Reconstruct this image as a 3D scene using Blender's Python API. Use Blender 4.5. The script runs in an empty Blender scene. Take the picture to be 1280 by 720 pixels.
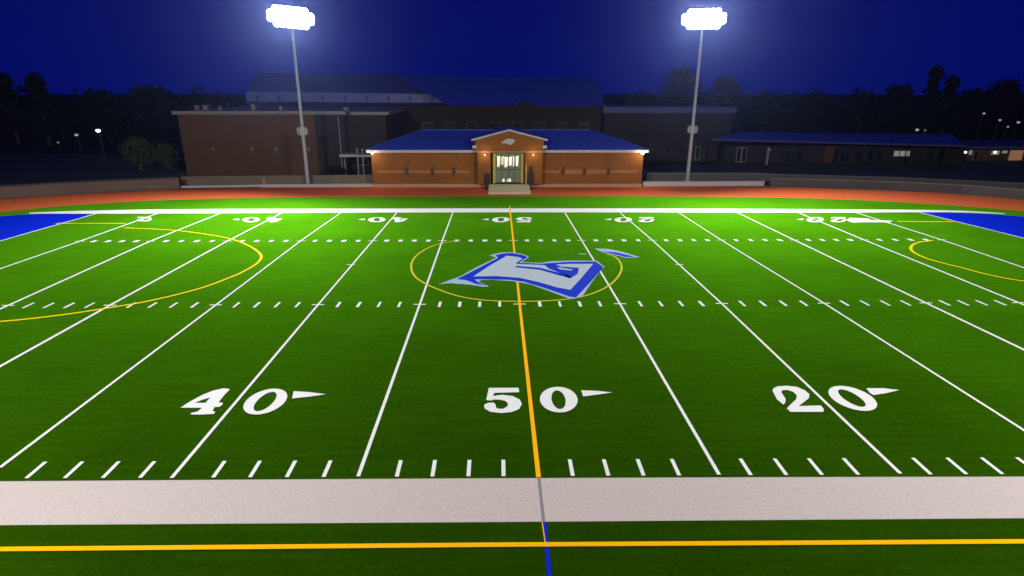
import bpy, bmesh, math, random
from mathutils import Vector, Matrix
random.seed(7)
S = bpy.context.scene
COL = S.collection
# ------------------------------------------------------------------ camera
F, YAW, PIT, ROLL, CX, CZ, SHX = 740.0, 0.010146, 0.322543, 0.000696, -1.068, 9.1706, -12.70
fwd = Vector((math.sin(YAW)*math.cos(PIT), math.cos(YAW)*math.cos(PIT), -math.sin(PIT)))
r0 = Vector((math.cos(YAW), -math.sin(YAW), 0)); u0 = r0.cross(fwd)
RT = r0*math.cos(ROLL)+u0*math.sin(ROLL); UP = -r0*math.sin(ROLL)+u0*math.cos(ROLL)
CP = Vector((CX, 0, CZ))
cd = bpy.data.cameras.new('camera'); cam = bpy.data.objects.new('camera', cd); COL.objects.link(cam)
cd.sensor_width = 36; cd.lens = 36*F/1280; cd.shift_x = -SHX/1280; cd.clip_end = 3000; cd.clip_start = .1
cam.matrix_world = Matrix(((RT.x, UP.x, -fwd.x, CP.x), (RT.y, UP.y, -fwd.y, CP.y), (RT.z, UP.z, -fwd.z, CP.z), (0, 0, 0, 1)))
S.camera = cam
# ------------------------------------------------------------------ sky
W = bpy.data.worlds.new('World'); S.world = W; W.use_nodes = True
nt = W.node_tree; nt.nodes.clear()
out = nt.nodes.new('ShaderNodeOutputWorld'); bg = nt.nodes.new('ShaderNodeBackground')
tc = nt.nodes.new('ShaderNodeTexCoord'); sx = nt.nodes.new('ShaderNodeSeparateXYZ'); cr = nt.nodes.new('ShaderNodeValToRGB')
cr.color_ramp.elements[0].position = 0.0; cr.color_ramp.elements[0].color = (.0001, .0026, .118, 1)
cr.color_ramp.elements[1].position = 0.35; cr.color_ramp.elements[1].color = (.0, .0007, .090, 1)
e = cr.color_ramp.elements.new(1.0); e.color = (.0002, .001, .05, 1)
nt.links.new(tc.outputs['Generated'], sx.inputs[0]); nt.links.new(sx.outputs['Z'], cr.inputs[0])
nt.links.new(cr.outputs[0], bg.inputs[0]); nt.links.new(bg.outputs[0], out.inputs[0]); bg.inputs[1].default_value = 1.0
S.view_settings.view_transform = 'Standard'; S.view_settings.look = 'None'; S.view_settings.exposure = 0; S.view_settings.gamma = 1
S.view_settings.use_curve_mapping = False
FAR_W, NEAR_W = 34000, 22000      # watts of the flood banks

# ------------------------------------------------------------------ pixel of the photograph -> point of the place
def ray(x, y): return (fwd*F + RT*(x-640-SHX) + UP*(360-y)).normalized()
def G(x, y, z=0.0):
    d = ray(x, y); return CP + d*((z-CP.z)/d.z)
def at(x, y, Y):
    d = ray(x, y); return CP + d*(Y/d.y)
def zat(y, Y, x=640): return at(x, y, Y).z
def xat(x, Y, y=200): return at(x, y, Y).x

# ------------------------------------------------------------------ materials
def mat(name, base, rough=.7, var=.15, scale=6.0, metal=0, spec=.4, bump=0.0, emit=None, es=0, detail=5):
    m = bpy.data.materials.new(name); m.use_nodes = True; t = m.node_tree
    b = t.nodes['Principled BSDF']; c = t.nodes.new('ShaderNodeTexCoord')
    n = t.nodes.new('ShaderNodeTexNoise'); n.inputs['Scale'].default_value = scale; n.inputs['Detail'].default_value = detail
    t.links.new(c.outputs['Object'], n.inputs['Vector'])
    mx = t.nodes.new('ShaderNodeMix'); mx.data_type = 'RGBA'
    mx.inputs[6].default_value = tuple(v*(1-var) for v in base)+(1,)
    mx.inputs[7].default_value = tuple(min(1, v*(1+var)) for v in base)+(1,)
    t.links.new(n.outputs['Fac'], mx.inputs[0]); t.links.new(mx.outputs[2], b.inputs['Base Color'])
    b.inputs['Roughness'].default_value = rough; b.inputs['Metallic'].default_value = metal
    b.inputs['Specular IOR Level'].default_value = spec
    if bump:
        bp = t.nodes.new('ShaderNodeBump'); bp.inputs['Strength'].default_value = bump; bp.inputs['Distance'].default_value = .05
        t.links.new(n.outputs['Fac'], bp.inputs['Height']); t.links.new(bp.outputs[0], b.inputs['Normal'])
    if emit:
        b.inputs['Emission Color'].default_value = emit+(1,); b.inputs['Emission Strength'].default_value = es
    return m

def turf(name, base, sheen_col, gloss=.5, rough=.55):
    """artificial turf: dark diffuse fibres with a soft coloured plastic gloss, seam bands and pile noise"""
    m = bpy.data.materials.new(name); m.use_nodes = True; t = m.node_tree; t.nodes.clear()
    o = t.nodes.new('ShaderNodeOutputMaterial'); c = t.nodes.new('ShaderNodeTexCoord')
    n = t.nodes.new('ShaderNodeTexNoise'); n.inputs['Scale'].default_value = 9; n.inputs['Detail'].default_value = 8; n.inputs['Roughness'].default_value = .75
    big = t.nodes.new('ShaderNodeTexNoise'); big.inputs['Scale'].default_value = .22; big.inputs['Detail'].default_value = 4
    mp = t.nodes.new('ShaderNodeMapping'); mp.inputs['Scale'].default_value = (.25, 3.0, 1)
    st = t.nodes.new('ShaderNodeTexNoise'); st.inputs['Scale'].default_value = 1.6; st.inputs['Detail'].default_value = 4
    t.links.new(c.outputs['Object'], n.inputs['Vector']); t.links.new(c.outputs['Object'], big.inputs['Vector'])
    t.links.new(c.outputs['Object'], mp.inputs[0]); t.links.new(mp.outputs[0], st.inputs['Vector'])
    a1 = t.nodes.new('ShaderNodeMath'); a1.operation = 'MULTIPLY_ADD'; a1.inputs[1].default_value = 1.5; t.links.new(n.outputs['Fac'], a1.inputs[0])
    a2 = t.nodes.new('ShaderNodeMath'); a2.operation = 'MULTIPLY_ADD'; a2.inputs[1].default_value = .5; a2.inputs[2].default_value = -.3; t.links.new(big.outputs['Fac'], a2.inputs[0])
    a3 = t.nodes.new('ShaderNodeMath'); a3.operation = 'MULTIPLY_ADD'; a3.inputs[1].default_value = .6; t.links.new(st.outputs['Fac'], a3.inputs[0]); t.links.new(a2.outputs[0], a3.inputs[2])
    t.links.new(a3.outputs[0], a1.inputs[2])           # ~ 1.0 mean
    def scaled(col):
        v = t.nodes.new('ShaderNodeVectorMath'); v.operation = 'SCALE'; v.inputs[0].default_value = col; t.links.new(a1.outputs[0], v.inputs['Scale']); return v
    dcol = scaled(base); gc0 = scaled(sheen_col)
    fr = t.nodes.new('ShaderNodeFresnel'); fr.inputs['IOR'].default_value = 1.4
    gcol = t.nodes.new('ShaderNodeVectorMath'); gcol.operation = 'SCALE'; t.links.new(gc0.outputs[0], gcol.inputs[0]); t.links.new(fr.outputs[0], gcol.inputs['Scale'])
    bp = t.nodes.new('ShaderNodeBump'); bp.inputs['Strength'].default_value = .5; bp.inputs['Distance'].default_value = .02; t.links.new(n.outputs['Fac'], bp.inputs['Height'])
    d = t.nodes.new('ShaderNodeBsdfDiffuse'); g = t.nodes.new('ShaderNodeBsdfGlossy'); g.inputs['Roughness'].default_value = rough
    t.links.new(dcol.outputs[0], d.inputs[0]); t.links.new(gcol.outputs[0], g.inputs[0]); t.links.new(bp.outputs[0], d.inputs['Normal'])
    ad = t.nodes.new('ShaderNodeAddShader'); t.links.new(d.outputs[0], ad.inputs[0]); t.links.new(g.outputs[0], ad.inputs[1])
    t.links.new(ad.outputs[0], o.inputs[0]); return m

def paint(name, base, through=(.02, .07, .005), amount=.55, rough=.8):
    """paint sprayed on turf: green fibres show through in fine specks"""
    m = bpy.data.materials.new(name); m.use_nodes = True; t = m.node_tree; b = t.nodes['Principled BSDF']
    c = t.nodes.new('ShaderNodeTexCoord'); n = t.nodes.new('ShaderNodeTexNoise'); n.inputs['Scale'].default_value = 14; n.inputs['Detail'].default_value = 8; n.inputs['Roughness'].default_value = .8
    t.links.new(c.outputs['Object'], n.inputs['Vector'])
    r = t.nodes.new('ShaderNodeMapRange'); r.inputs[1].default_value = amount; r.inputs[2].default_value = amount+.18; r.inputs[3].default_value = 0; r.inputs[4].default_value = .55
    t.links.new(n.outputs['Fac'], r.inputs[0])
    mx = t.nodes.new('ShaderNodeMix'); mx.data_type = 'RGBA'; mx.inputs[6].default_value = base+(1,); mx.inputs[7].default_value = through+(1,)
    t.links.new(r.outputs[0], mx.inputs[0]); t.links.new(mx.outputs[2], b.inputs['Base Color'])
    b.inputs['Roughness'].default_value = rough; b.inputs['Specular IOR Level'].default_value = .03; return m

def brick(name, c1, c2, mortar, scale=1.0):
    m = bpy.data.materials.new(name); m.use_nodes = True; t = m.node_tree; b = t.nodes['Principled BSDF']
    c = t.nodes.new('ShaderNodeTexCoord'); mp = t.nodes.new('ShaderNodeMapping'); mp.inputs['Rotation'].default_value = (math.radians(90), 0, 0)
    br = t.nodes.new('ShaderNodeTexBrick'); br.inputs['Color1'].default_value = c1+(1,); br.inputs['Color2'].default_value = c2+(1,); br.inputs['Mortar'].default_value = mortar+(1,)
    br.inputs['Scale'].default_value = scale; br.inputs['Brick Width'].default_value = .4; br.inputs['Row Height'].default_value = .13; br.inputs['Mortar Size'].default_value = .008
    n = t.nodes.new('ShaderNodeTexNoise'); n.inputs['Scale'].default_value = .5; n.inputs['Detail'].default_value = 6
    t.links.new(c.outputs['Object'], mp.inputs[0]); t.links.new(mp.outputs[0], br.inputs['Vector']); t.links.new(c.outputs['Object'], n.inputs['Vector'])
    r = t.nodes.new('ShaderNodeMapRange'); r.inputs[3].default_value = .65; r.inputs[4].default_value = 1.35; t.links.new(n.outputs['Fac'], r.inputs[0])
    v = t.nodes.new('ShaderNodeVectorMath'); v.operation = 'SCALE'; t.links.new(br.outputs['Color'], v.inputs[0]); t.links.new(r.outputs[0], v.inputs['Scale'])
    t.links.new(v.outputs[0], b.inputs['Base Color']); b.inputs['Roughness'].default_value = .85; return m

M = {}
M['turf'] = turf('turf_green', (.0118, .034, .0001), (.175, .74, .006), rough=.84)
M['turf_out'] = turf('turf_outer', (.011, .034, .0001), (.12, .56, .004), rough=.84)
M['white'] = paint('turf_paint_white', (.80, .80, .78))
M['band'] = paint('turf_paint_band', (.57, .49, .465), (.36, .31, .29), .47)
M['yellow'] = paint('turf_paint_yellow', (.98, .47, .001), (.5, .3, .005), .66)
M['lemon'] = paint('turf_paint_lemon', (.80, .62, .003), (.3, .35, .01), .58)
M['yellow_faint'] = paint('turf_paint_faded_yellow', (.62, .56, .02), (.2, .3, .01), .48)
M['cream'] = paint('turf_paint_cream', (.62, .50, .42), (.08, .14, .02), .45)
M['blue'] = paint('turf_paint_blue', (.001, .018, .60), (.002, .02, .3), .55)
M['royal'] = paint('turf_paint_royal', (.0005, .026, .50), (.002, .03, .3), .6)
M['grey'] = paint('turf_paint_grey', (.42, .50, .56), (.2, .26, .28), .55)
M['paleblue'] = paint('turf_paint_pale_blue', (.34, .48, .62), (.1, .25, .2), .5)
M['track'] = mat('track_rubber', (.66, .125, .034), .9, .12, 3, spec=.05, bump=.2)
M['tan'] = mat('track_edge_tan', (.42, .26, .07), .9, .2, 5)
M['ground'] = mat('ground_dirt', (.022, .024, .018), .95, .4, .3, spec=.1, bump=.2)
M['asphalt'] = mat('asphalt', (.045, .05, .052), .9, .25, 2, spec=.2)
M['apron'] = mat('concrete_apron', (.11, .10, .08), .9, .3, 1.2, spec=.2)
M['concrete'] = mat('concrete', (.58, .53, .33), .85, .12, 3)
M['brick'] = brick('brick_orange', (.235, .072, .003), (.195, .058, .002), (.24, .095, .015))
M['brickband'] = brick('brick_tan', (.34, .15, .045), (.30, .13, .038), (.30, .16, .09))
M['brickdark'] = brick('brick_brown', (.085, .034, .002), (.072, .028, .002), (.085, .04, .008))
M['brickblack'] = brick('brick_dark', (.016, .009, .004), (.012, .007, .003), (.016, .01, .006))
M['stone'] = mat('stone_plinth', (.42, .25, .14), .85, .12, 2)
M['trim'] = mat('white_trim', (.42, .40, .38), .6, .1, 2)
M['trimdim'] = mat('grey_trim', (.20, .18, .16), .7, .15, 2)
M['fascia'] = mat('purple_fascia', (.055, .050, .15), .6, .15, 1)
M['frame'] = mat('gold_frame', (.42, .34, .05), .5, .15, 3)
M['darkmetal'] = mat('dark_metal', (.02, .02, .022), .5, .3, 4)
M['galv'] = mat('galvanised_steel', (.36, .36, .36), .55, .12, 5, metal=.2)
M['housing'] = mat('lamp_housing', (.25, .25, .26), .5, .1, 5, metal=.5)
M['lens'] = mat('lamp_lens', (.9, .9, .9), .3, .01, 5, emit=(.93, 1, .97), es=40)
M['glass'] = mat('dark_glass', (.02, .03, .025), .12, .3, .5, spec=.8)
M['glassdim'] = mat('unlit_glass', (.012, .014, .018), .15, .3, .5, spec=.6)
M['bark'] = mat('bark', (.07, .05, .035), .95, .3, 6, bump=.4)
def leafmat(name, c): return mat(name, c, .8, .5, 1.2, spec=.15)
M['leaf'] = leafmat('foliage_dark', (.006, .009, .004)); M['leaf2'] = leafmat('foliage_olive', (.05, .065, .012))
M['wallL'] = mat('block_wall_brown', (.15, .10, .075), .9, .3, 1.5)
M['wallM'] = mat('block_wall_tan', (.17, .13, .08), .9, .3, 1.5)
M['wallR'] = mat('block_wall_grey', (.085, .075, .07), .9, .3, 1.5)
M['whitewall'] = mat('white_painted_block', (.52, .42, .40), .8, .12, 2)
M['litwin'] = mat('lit_window', (.5, .5, .42), .4, .2, 2.5, emit=(.75, .8, .62), es=.16)
M['litwarm'] = mat('lit_window_warm', (.5, .3, .15), .4, .2, 2.5, emit=(1, .42, .16), es=.16)
M['bulb'] = mat('bulb_white', (.9, .9, .85), .4, .01, 2, emit=(1, .98, .88), es=3.5)
M['bulbdim'] = mat('bulb_dim', (.9, .9, .85), .4, .01, 2, emit=(.8, .85, .95), es=.28)
M['banner'] = mat('glowing_poster', (.8, .78, .62), .6, .1, 4, emit=(1, .95, .72), es=.55)  # emission put into the posters stands in for light from inside
M['inner'] = mat('interior_green', (.06, .10, .05), .7, .4, 3, emit=(.12, .20, .10), es=.32)

def metalroof(name, base, seam=.6, rough=.5):
    m = mat(name, base, rough, .12, .8, metal=.0, spec=.5); return m
M['roof'] = metalroof('blue_metal_roof', (.030, .060, .42))
M['roofdim'] = metalroof('blue_metal_roof_far', (.030, .050, .46))
M['roofpale'] = metalroof('pale_metal_roof', (.10, .12, .34))

# ------------------------------------------------------------------ mesh helpers
class MB:
    def __init__(s): s.v = []; s.f = []
    def poly(s, pts): i = len(s.v); s.v += [tuple(p) for p in pts]; s.f.append(tuple(range(i, i+len(pts)))); return s
    def box(s, x0, x1, y0, y1, z0, z1):
        i = len(s.v); s.v += [(x, y, z) for z in (z0, z1) for x, y in ((x0, y0), (x1, y0), (x1, y1), (x0, y1))]
        s.f += [tuple(i+k for k in q) for q in ((3, 2, 1, 0), (4, 5, 6, 7), (0, 1, 5, 4), (1, 2, 6, 5), (2, 3, 7, 6), (3, 0, 4, 7))]; return s
    def prism(s, pts, dz):          # pts: base polygon, extruded by vector dz
        n = len(pts); i = len(s.v); dz = Vector(dz); s.v += [tuple(p) for p in pts]+[tuple(Vector(p)+dz) for p in pts]
        s.f.append(tuple(range(i+n-1, i-1, -1))); s.f.append(tuple(range(i+n, i+2*n)))
        s.f += [(i+k, i+(k+1) % n, i+n+(k+1) % n, i+n+k) for k in range(n)]; return s
    def tube(s, a, b, ra, rb=None, n=10):
        rb = ra if rb is None else rb; a = Vector(a); b = Vector(b); d = (b-a).normalized()
        q = d.to_track_quat('Z', 'Y'); i = len(s.v)
        for p, r in ((a, ra), (b, rb)):
            for k in range(n):
                w = 2*math.pi*k/n; s.v.append(tuple(p+q@Vector((math.cos(w)*r, math.sin(w)*r, 0))))
        s.f += [(i+k, i+(k+1) % n, i+n+(k+1) % n, i+n+k) for k in range(n)]
        s.f.append(tuple(range(i+n-1, i-1, -1))); s.f.append(tuple(range(i+n, i+2*n))); return s
    def wall(s, a, b, z0, z1, th):  # upright slab along a ground segment
        a = Vector((a[0], a[1], 0)); b = Vector((b[0], b[1], 0)); d = (b-a).normalized(); n = Vector((-d.y, d.x, 0))*th
        s.prism([a+Vector((0, 0, z0)), b+Vector((0, 0, z0)), b+n+Vector((0, 0, z0)), a+n+Vector((0, 0, z0))], (0, 0, z1-z0)); return s
    def ico(s, c, r, sub=2, sq=(1, 1, 1)):
        bm = bmesh.new(); bmesh.ops.create_icosphere(bm, subdivisions=sub, radius=r); i = len(s.v)
        for v in bm.verts: s.v.append((c[0]+v.co.x*sq[0], c[1]+v.co.y*sq[1], c[2]+v.co.z*sq[2]))
        s.f += [tuple(i+v.index for v in f.verts) for f in bm.faces]; bm.free(); return s
    def build(s, name, m, parent=None, origin=None, label=None):
        o_ = Vector(origin) if origin is not None else Vector((0, 0, 0))
        if parent is not None and origin is None: o_ = parent_origin(parent)
        me = bpy.data.meshes.new(name); me.from_pydata([tuple(Vector(v)-o_) for v in s.v], [], s.f); me.update()
        me.materials.append(M[m] if isinstance(m, str) else m)
        o = bpy.data.objects.new(name, me); COL.objects.link(o)
        if parent is not None: o.parent = parent
        else: o.location = o_
        if label: o['label'] = label
        return o
def parent_origin(p):
    v = Vector((0, 0, 0))
    while p is not None: v += p.location; p = p.parent
    return v
def thing(name, label, cat, loc=(0, 0, 0), group=None):
    o = bpy.data.objects.new(name, None); COL.objects.link(o); o.location = loc; o['label'] = label; o['category'] = cat
    if group: o['group'] = group
    return o
def tag(o, label, cat, group=None):
    o['label'] = label; o['category'] = cat
    if group: o['group'] = group
    return o
def structure(o): o['kind'] = 'structure'; return o
def copy_tree(o, parent=None):
    c = o.copy(); COL.objects.link(c)
    if parent is not None: c.parent = parent
    for ch in list(o.children): copy_tree(ch, c)
    return c
def gp(pts, z): return [(*G(x, y).to_2d(), z) for x, y in pts]
def smooth(pts, n=10):              # Catmull-Rom through a list of 2-D points
    P = [pts[0]]+list(pts)+[pts[-1]]; out = []
    for i in range(1, len(P)-2):
        for k in range(n):
            t = k/n; a, b, c, d = P[i-1], P[i], P[i+1], P[i+2]
            out.append(tuple(.5*(2*b[j]+(c[j]-a[j])*t+(2*a[j]-5*b[j]+4*c[j]-d[j])*t*t+(-a[j]+3*b[j]-3*c[j]+d[j])*t**3) for j in (0, 1)))
    out.append(tuple(pts[-1])); return out
def ribbon(pts, w, z):              # painted line of even width along ground points
    mb = MB(); L = []; R = []
    for i, p in enumerate(pts):
        a = Vector(pts[max(0, i-1)]); b = Vector(pts[min(len(pts)-1, i+1)]); d = (b-a).normalized(); n = Vector((-d.y, d.x))
        q = Vector(p); L.append(q+n*w/2); R.append(q-n*w/2)
    for i in range(len(pts)-1): mb.poly([(*R[i], z), (*R[i+1], z), (*L[i+1], z), (*L[i], z)])
    return mb
def g2(p): v = G(*p); return (v.x, v.y)

# ================================================================== ground
structure(MB().poly([(-900, -300, 0), (900, -300, 0), (900, 1500, 0), (-900, 1500, 0)]).build('ground', 'ground'))
# running track: a curved band round the far side
inn = smooth([(-130, 283), (-60, 272), (0, 265.5), (50, 260), (100, 256), (200, 250.5), (320, 247.5), (480, 246), (640, 245.5), (800, 245.5), (960, 247), (1040, 249), (1120, 252.5), (1200, 257.5), (1280, 264), (1340, 270), (1420, 283)])
outr = smooth([(-170, 264), (-60, 256), (0, 250), (80, 244), (160, 240), (240, 236.5), (330, 234.8), (480, 234.2), (640, 234), (800, 233.5), (960, 233.5), (1040, 236), (1120, 238.8), (1200, 243), (1280, 250), (1340, 255), (1450, 266)])
# apron beyond the track, asphalt car park
structure(MB().poly([(*g2(p), .004) for p in [(-170, 270), (0, 258), (240, 243), (640, 240), (960, 240), (1280, 257), (1450, 270), (1500, 222), (1280, 212), (960, 212), (640, 212), (240, 214), (-150, 226)]]).build('apron_pavement', 'apron'))
structure(MB().poly([(*g2(p), .008) for p in [(-300, 236), (0, 231), (222, 219), (222, 196), (0, 190), (-300, 190)]]).build('car_park', 'asphalt'))
structure(MB().poly([(*g2(p), .008) for p in [(808, 221), (960, 223), (1280, 232), (1500, 240), (1500, 207), (1280, 202), (960, 204), (808, 208)]]).build('road', 'asphalt'))
tm = MB()
for i in range(len(inn)-1): tm.poly([(*g2(inn[i]), .012), (*g2(inn[i+1]), .012), (*g2(outr[i+1]), .012), (*g2(outr[i]), .012)])
trk = structure(tm.build('running_track', 'track'))
ribbon([g2(p) for p in inn], .16, .017).build('track_edge', 'tan', trk)
for fr in (.2, .4, .6, .8):
    ribbon([tuple(Vector(g2(a)).lerp(Vector(g2(b)), fr)) for a, b in zip(inn, outr)], .07, .0165).build('lane_line', mat('lane_paint_faded', (.62, .26, .16), .9, .1, 3), trk)
# infield turf
tf = MB(); ii = [g2(p) for p in inn]
tf.poly([(*p, .008) for p in [(ii[0][0], 2.0)]+ii[:]+[(ii[-1][0], 2.0)]][::-1])
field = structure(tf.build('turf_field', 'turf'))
Z1, Z2, Z3, Z4, Z5 = .013, .017, .021, .025, .029
# blue end zones
for pts in ([(-260, 340), (0, 301.5), (119, 267.6), (60, 267.3), (20, 269), (-40, 274), (-160, 290)],
            [(1148, 265.4), (1190, 266), (1240, 268), (1280, 271), (1330, 277), (1460, 298), (1560, 350), (1280, 298)]):
    MB().poly([(*g2(p), Z1) for p in pts]).build('end_zone', 'blue', field, label='solid blue painted end zone')
# sidelines
def strip(a, b, m, z, name='sideline', label=None):
    mb = MB(); n = len(a)-1
    for i in range(n): mb.poly([(*g2(b[i]), z), (*g2(b[i+1]), z), (*g2(a[i+1]), z), (*g2(a[i]), z)])
    return mb.build(name, m, field, label=label)
fa = smooth([(36, 266.2), (70, 264.7), (140, 263), (220, 261.8), (400, 261.2), (640, 260.6), (880, 261), (1060, 262), (1150, 262.6), (1210, 264), (1256, 267)], 6)
fb = smooth([(36, 267.6), (70, 267.4), (140, 267.4), (220, 267), (400, 266.3), (640, 265.7), (880, 266), (1060, 266), (1150, 265.6), (1210, 266), (1256, 268)], 6)
strip(fa, fb, 'white', Z3, label='narrow bright white far sideline')
na = [(-140, 603.6), (0, 602.2), (320, 600), (640, 598.2), (960, 597), (1280, 596.3), (1420, 596)]
nb = [(-140, 659), (0, 657), (320, 655), (640, 653), (960, 650.6), (1280, 648.3), (1420, 647)]
strip(na, nb, 'band', Z1, label='wide grey white near sideline band')
ya = [(-140, 685.3), (0, 684.6), (640, 679), (1280, 675), (1420, 674)]; yb = [(-140, 690.8), (0, 690.2), (640, 684.5), (1280, 680.5), (1420, 679.6)]
strip(ya, yb, 'yellow', Z4, 'boundary_line', 'long yellow line along the near side')
# yard lines: (near x, far x) where they meet the near and far sidelines, traced one by one
nearx = [-3, -2, -1, 0, 1, 2, 3]
lines = {-6: [(197, 267), (100, 301.8), (-60, 357)], -5: [(275, 267), (189, 301.3), (15, 380), (-120, 440)], -4: [(352, 266.5), (285, 301.3), (141, 380), (0, 458.5), (-130, 531)],
         -3: [(426, 266.3), (376, 301.2), (272, 380), (0, 585)], -2: [(496, 266.2), (466, 301), (398.7, 380), (214.6, 598)],
         -1: [(566, 266), (553, 300.8), (525, 380), (447.8, 596)], 0: [(637, 258), (641.5, 300.7), (649.5, 380), (673.2, 597.5)],
         1: [(706, 266), (727, 300.5), (774.5, 379.5), (898.9, 594)], 2: [(775, 266), (815, 300.2), (901.6, 379.3), (1125.4, 592.5)],
         3: [(848.4, 266), (901, 300), (1028.9, 378.7), (1284, 541)], 4: [(921.7, 266), (991, 299.4), (1155.8, 378.3), (1400, 495)],
         5: [(998, 266), (1078, 299.3), (1280, 381.5), (1400, 431)], 6: [(1070, 266), (1174, 299), (1280, 335), (1400, 376)]}
lab = {0: 'orange yellow halfway line'}
L2 = {}
for k, pts in lines.items():
    a = Vector(g2(pts[0])); 
    P = [Vector(g2(p)) for p in pts]; L2[k] = P
    w = .12 if k == 0 else (.098 if abs(k) < 4 else .14)
    ribbon(P, w, Z3+.002 if k == 0 else Z2).build('yard_line', 'yellow' if k == 0 else ('white'), field, label=lab.get(k))
for pts in ([(-260, 377), (0, 301.5), (119, 267.6)], [(1148, 265.4), (1280, 298), (1450, 340)]):
    ribbon([g2(p) for p in pts], .14, Z2).build('goal_line', 'white', field)
# grey continuation over the band, blue line in front
ribbon([g2((673.6, 598.4)), g2((679.6, 653))], .07, Z2).build('faded_line', mat('faded_grey_paint', (.22, .20, .20), .9, .2, 6), field)
ribbon([g2((680.4, 653.2)), g2((687, 721)), g2((694, 790))], .085, Z2).build('short_line', 'blue', field, label='short blue line in front of the sideline band')
ribbon([g2((677.6, 653.4)), g2((681.5, 680))], .025, Z3).build('short_line', 'yellow', field)

def interp(P, Y):
    for a, b in zip(P, P[1:]):
        if (a.y-Y)*(b.y-Y) <= 0: return a.x+(b.x-a.x)*(Y-a.y)/(b.y-a.y)
    a, b = (P[0], P[1]) if abs(P[0].y-Y) < abs(P[-1].y-Y) else (P[-2], P[-1])
    return a.x+(b.x-a.x)*(Y-a.y)/(b.y-a.y)
def hashes(Y, half, w, ks, name, cross=True, ylin=None):
    mb = MB()
    for k in ks:
        for q in range(0, 5):
            if q == 0:
                if cross:
                    x = interp(L2[k], Y); mb.poly([(x-.28, Y-.05, Z2+.002), (x+.28, Y-.05, Z2+.002), (x+.28, Y+.05, Z2+.002), (x-.28, Y+.05, Z2+.002)])
                continue
            if k+1 not in L2: continue
            o = []
            for yy in (Y-half, Y+half):
                x = interp(L2[k], yy)*(1-q/5)+interp(L2[k+1], yy)*q/5; o.append((x, yy))
            (xa, y0), (xb, y1) = o; ww = w*random.uniform(.85, 1.15)
            mb.poly([(xa-ww/2, y0, Z2), (xa+ww/2, y0, Z2), (xb+ww/2, y1, Z2), (xb-ww/2, y1, Z2)])
    return mb.build(name, 'white', field)
hashes(G(640, 380.5).y, .34, .125, range(-5, 6), 'hash_marks')
hashes(G(640, 300.9).y, .24, .27, range(-6, 7), 'hash_marks')
mb = MB()                      # one-yard ticks along the near sideline
for xt in [-56, 33, 81, 128.5, 175, 266.5, 312.5, 358.5, 404.5, 496, 540.5, 585.5, 629.5, 716, 760.5, 804.5, 849, 938.5, 983, 1027.5, 1073, 1163.5, 1208, 1253, 1299, 1346]:
    vx = 620; xb = xt+(xt-vx)*.0; yb_ = 598.5-(xt/1280)*5.5
    # leaning like the yard lines: towards the vanishing point (620,112)
    sc = (yb_-20-112)/(yb_-112)
    xtop = vx+(xt-vx)*sc+ (0)
    a = Vector(g2((xt-(0), yb_))); b = Vector(g2((xtop, yb_-20.5))); n = Vector((.05, 0))
    mb.poly([(*(a-n), Z2), (*(a+n), Z2), (*(b+n), Z2), (*(b-n), Z2)])
mb.build('tick_marks', 'white', field)
mb = MB()
for x, y in ((438.5, 331), (849, 331), (728, 318)):
    p = g2((x, y)); mb.poly([(p[0]-.22, p[1]-.05, Z3), (p[0]+.22, p[1]-.05, Z3), (p[0]+.22, p[1]+.05, Z3), (p[0]-.22, p[1]+.05, Z3)])
mb.build('tick_marks', 'white', field)

# soccer / lacrosse arcs
ribbon([g2(p) for p in smooth([(155, 285.2), (192, 286.7), (230, 289.5), (280, 297), (310, 307), (326, 319), (322, 329), (304, 340), (287, 347.5), (250, 361), (190, 376), (132, 386), (75, 394.5), (0, 402.5), (-80, 406), (-200, 400)], 8)], .16, Z4).build('arc_line', 'lemon', field, label='wide yellow arc on the left half')
ribbon([g2((70, 279.6)), g2((157, 279.6))], .2, Z4).build('arc_line', 'lemon', field, label='short straight yellow line near the left end zone')
ribbon([g2(p) for p in smooth([(1166, 301), (1150, 303), (1141, 306.5), (1138.5, 311.5), (1144, 317), (1160, 324), (1185, 331), (1200, 334.5), (1236, 344), (1280, 352), (1340, 359), (1440, 362)], 8)], .16, Z4).build('arc_line', 'lemon', field, label='yellow arc on the right half')
ribbon([g2((1122, 277.2)), g2((1192, 277.6))], .24, Z4).build('arc_line', 'lemon', field, label='short straight yellow line near the right end zone')
cc = smooth([(576, 300.5), (556, 303.5), (538, 309), (524, 317), (516, 326), (514, 335), (518, 345), (530, 354), (550, 363), (575, 371), (605, 375.5), (640, 377), (680, 376.6), (715, 373.5), (740, 367.5), (760, 358), (772, 347), (777, 336), (774.5, 327), (768, 321), (758, 318)], 8)
ribbon([g2(p) for p in cc], .11, Z2+.003).build('centre_circle', 'yellow_faint', field)

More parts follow.
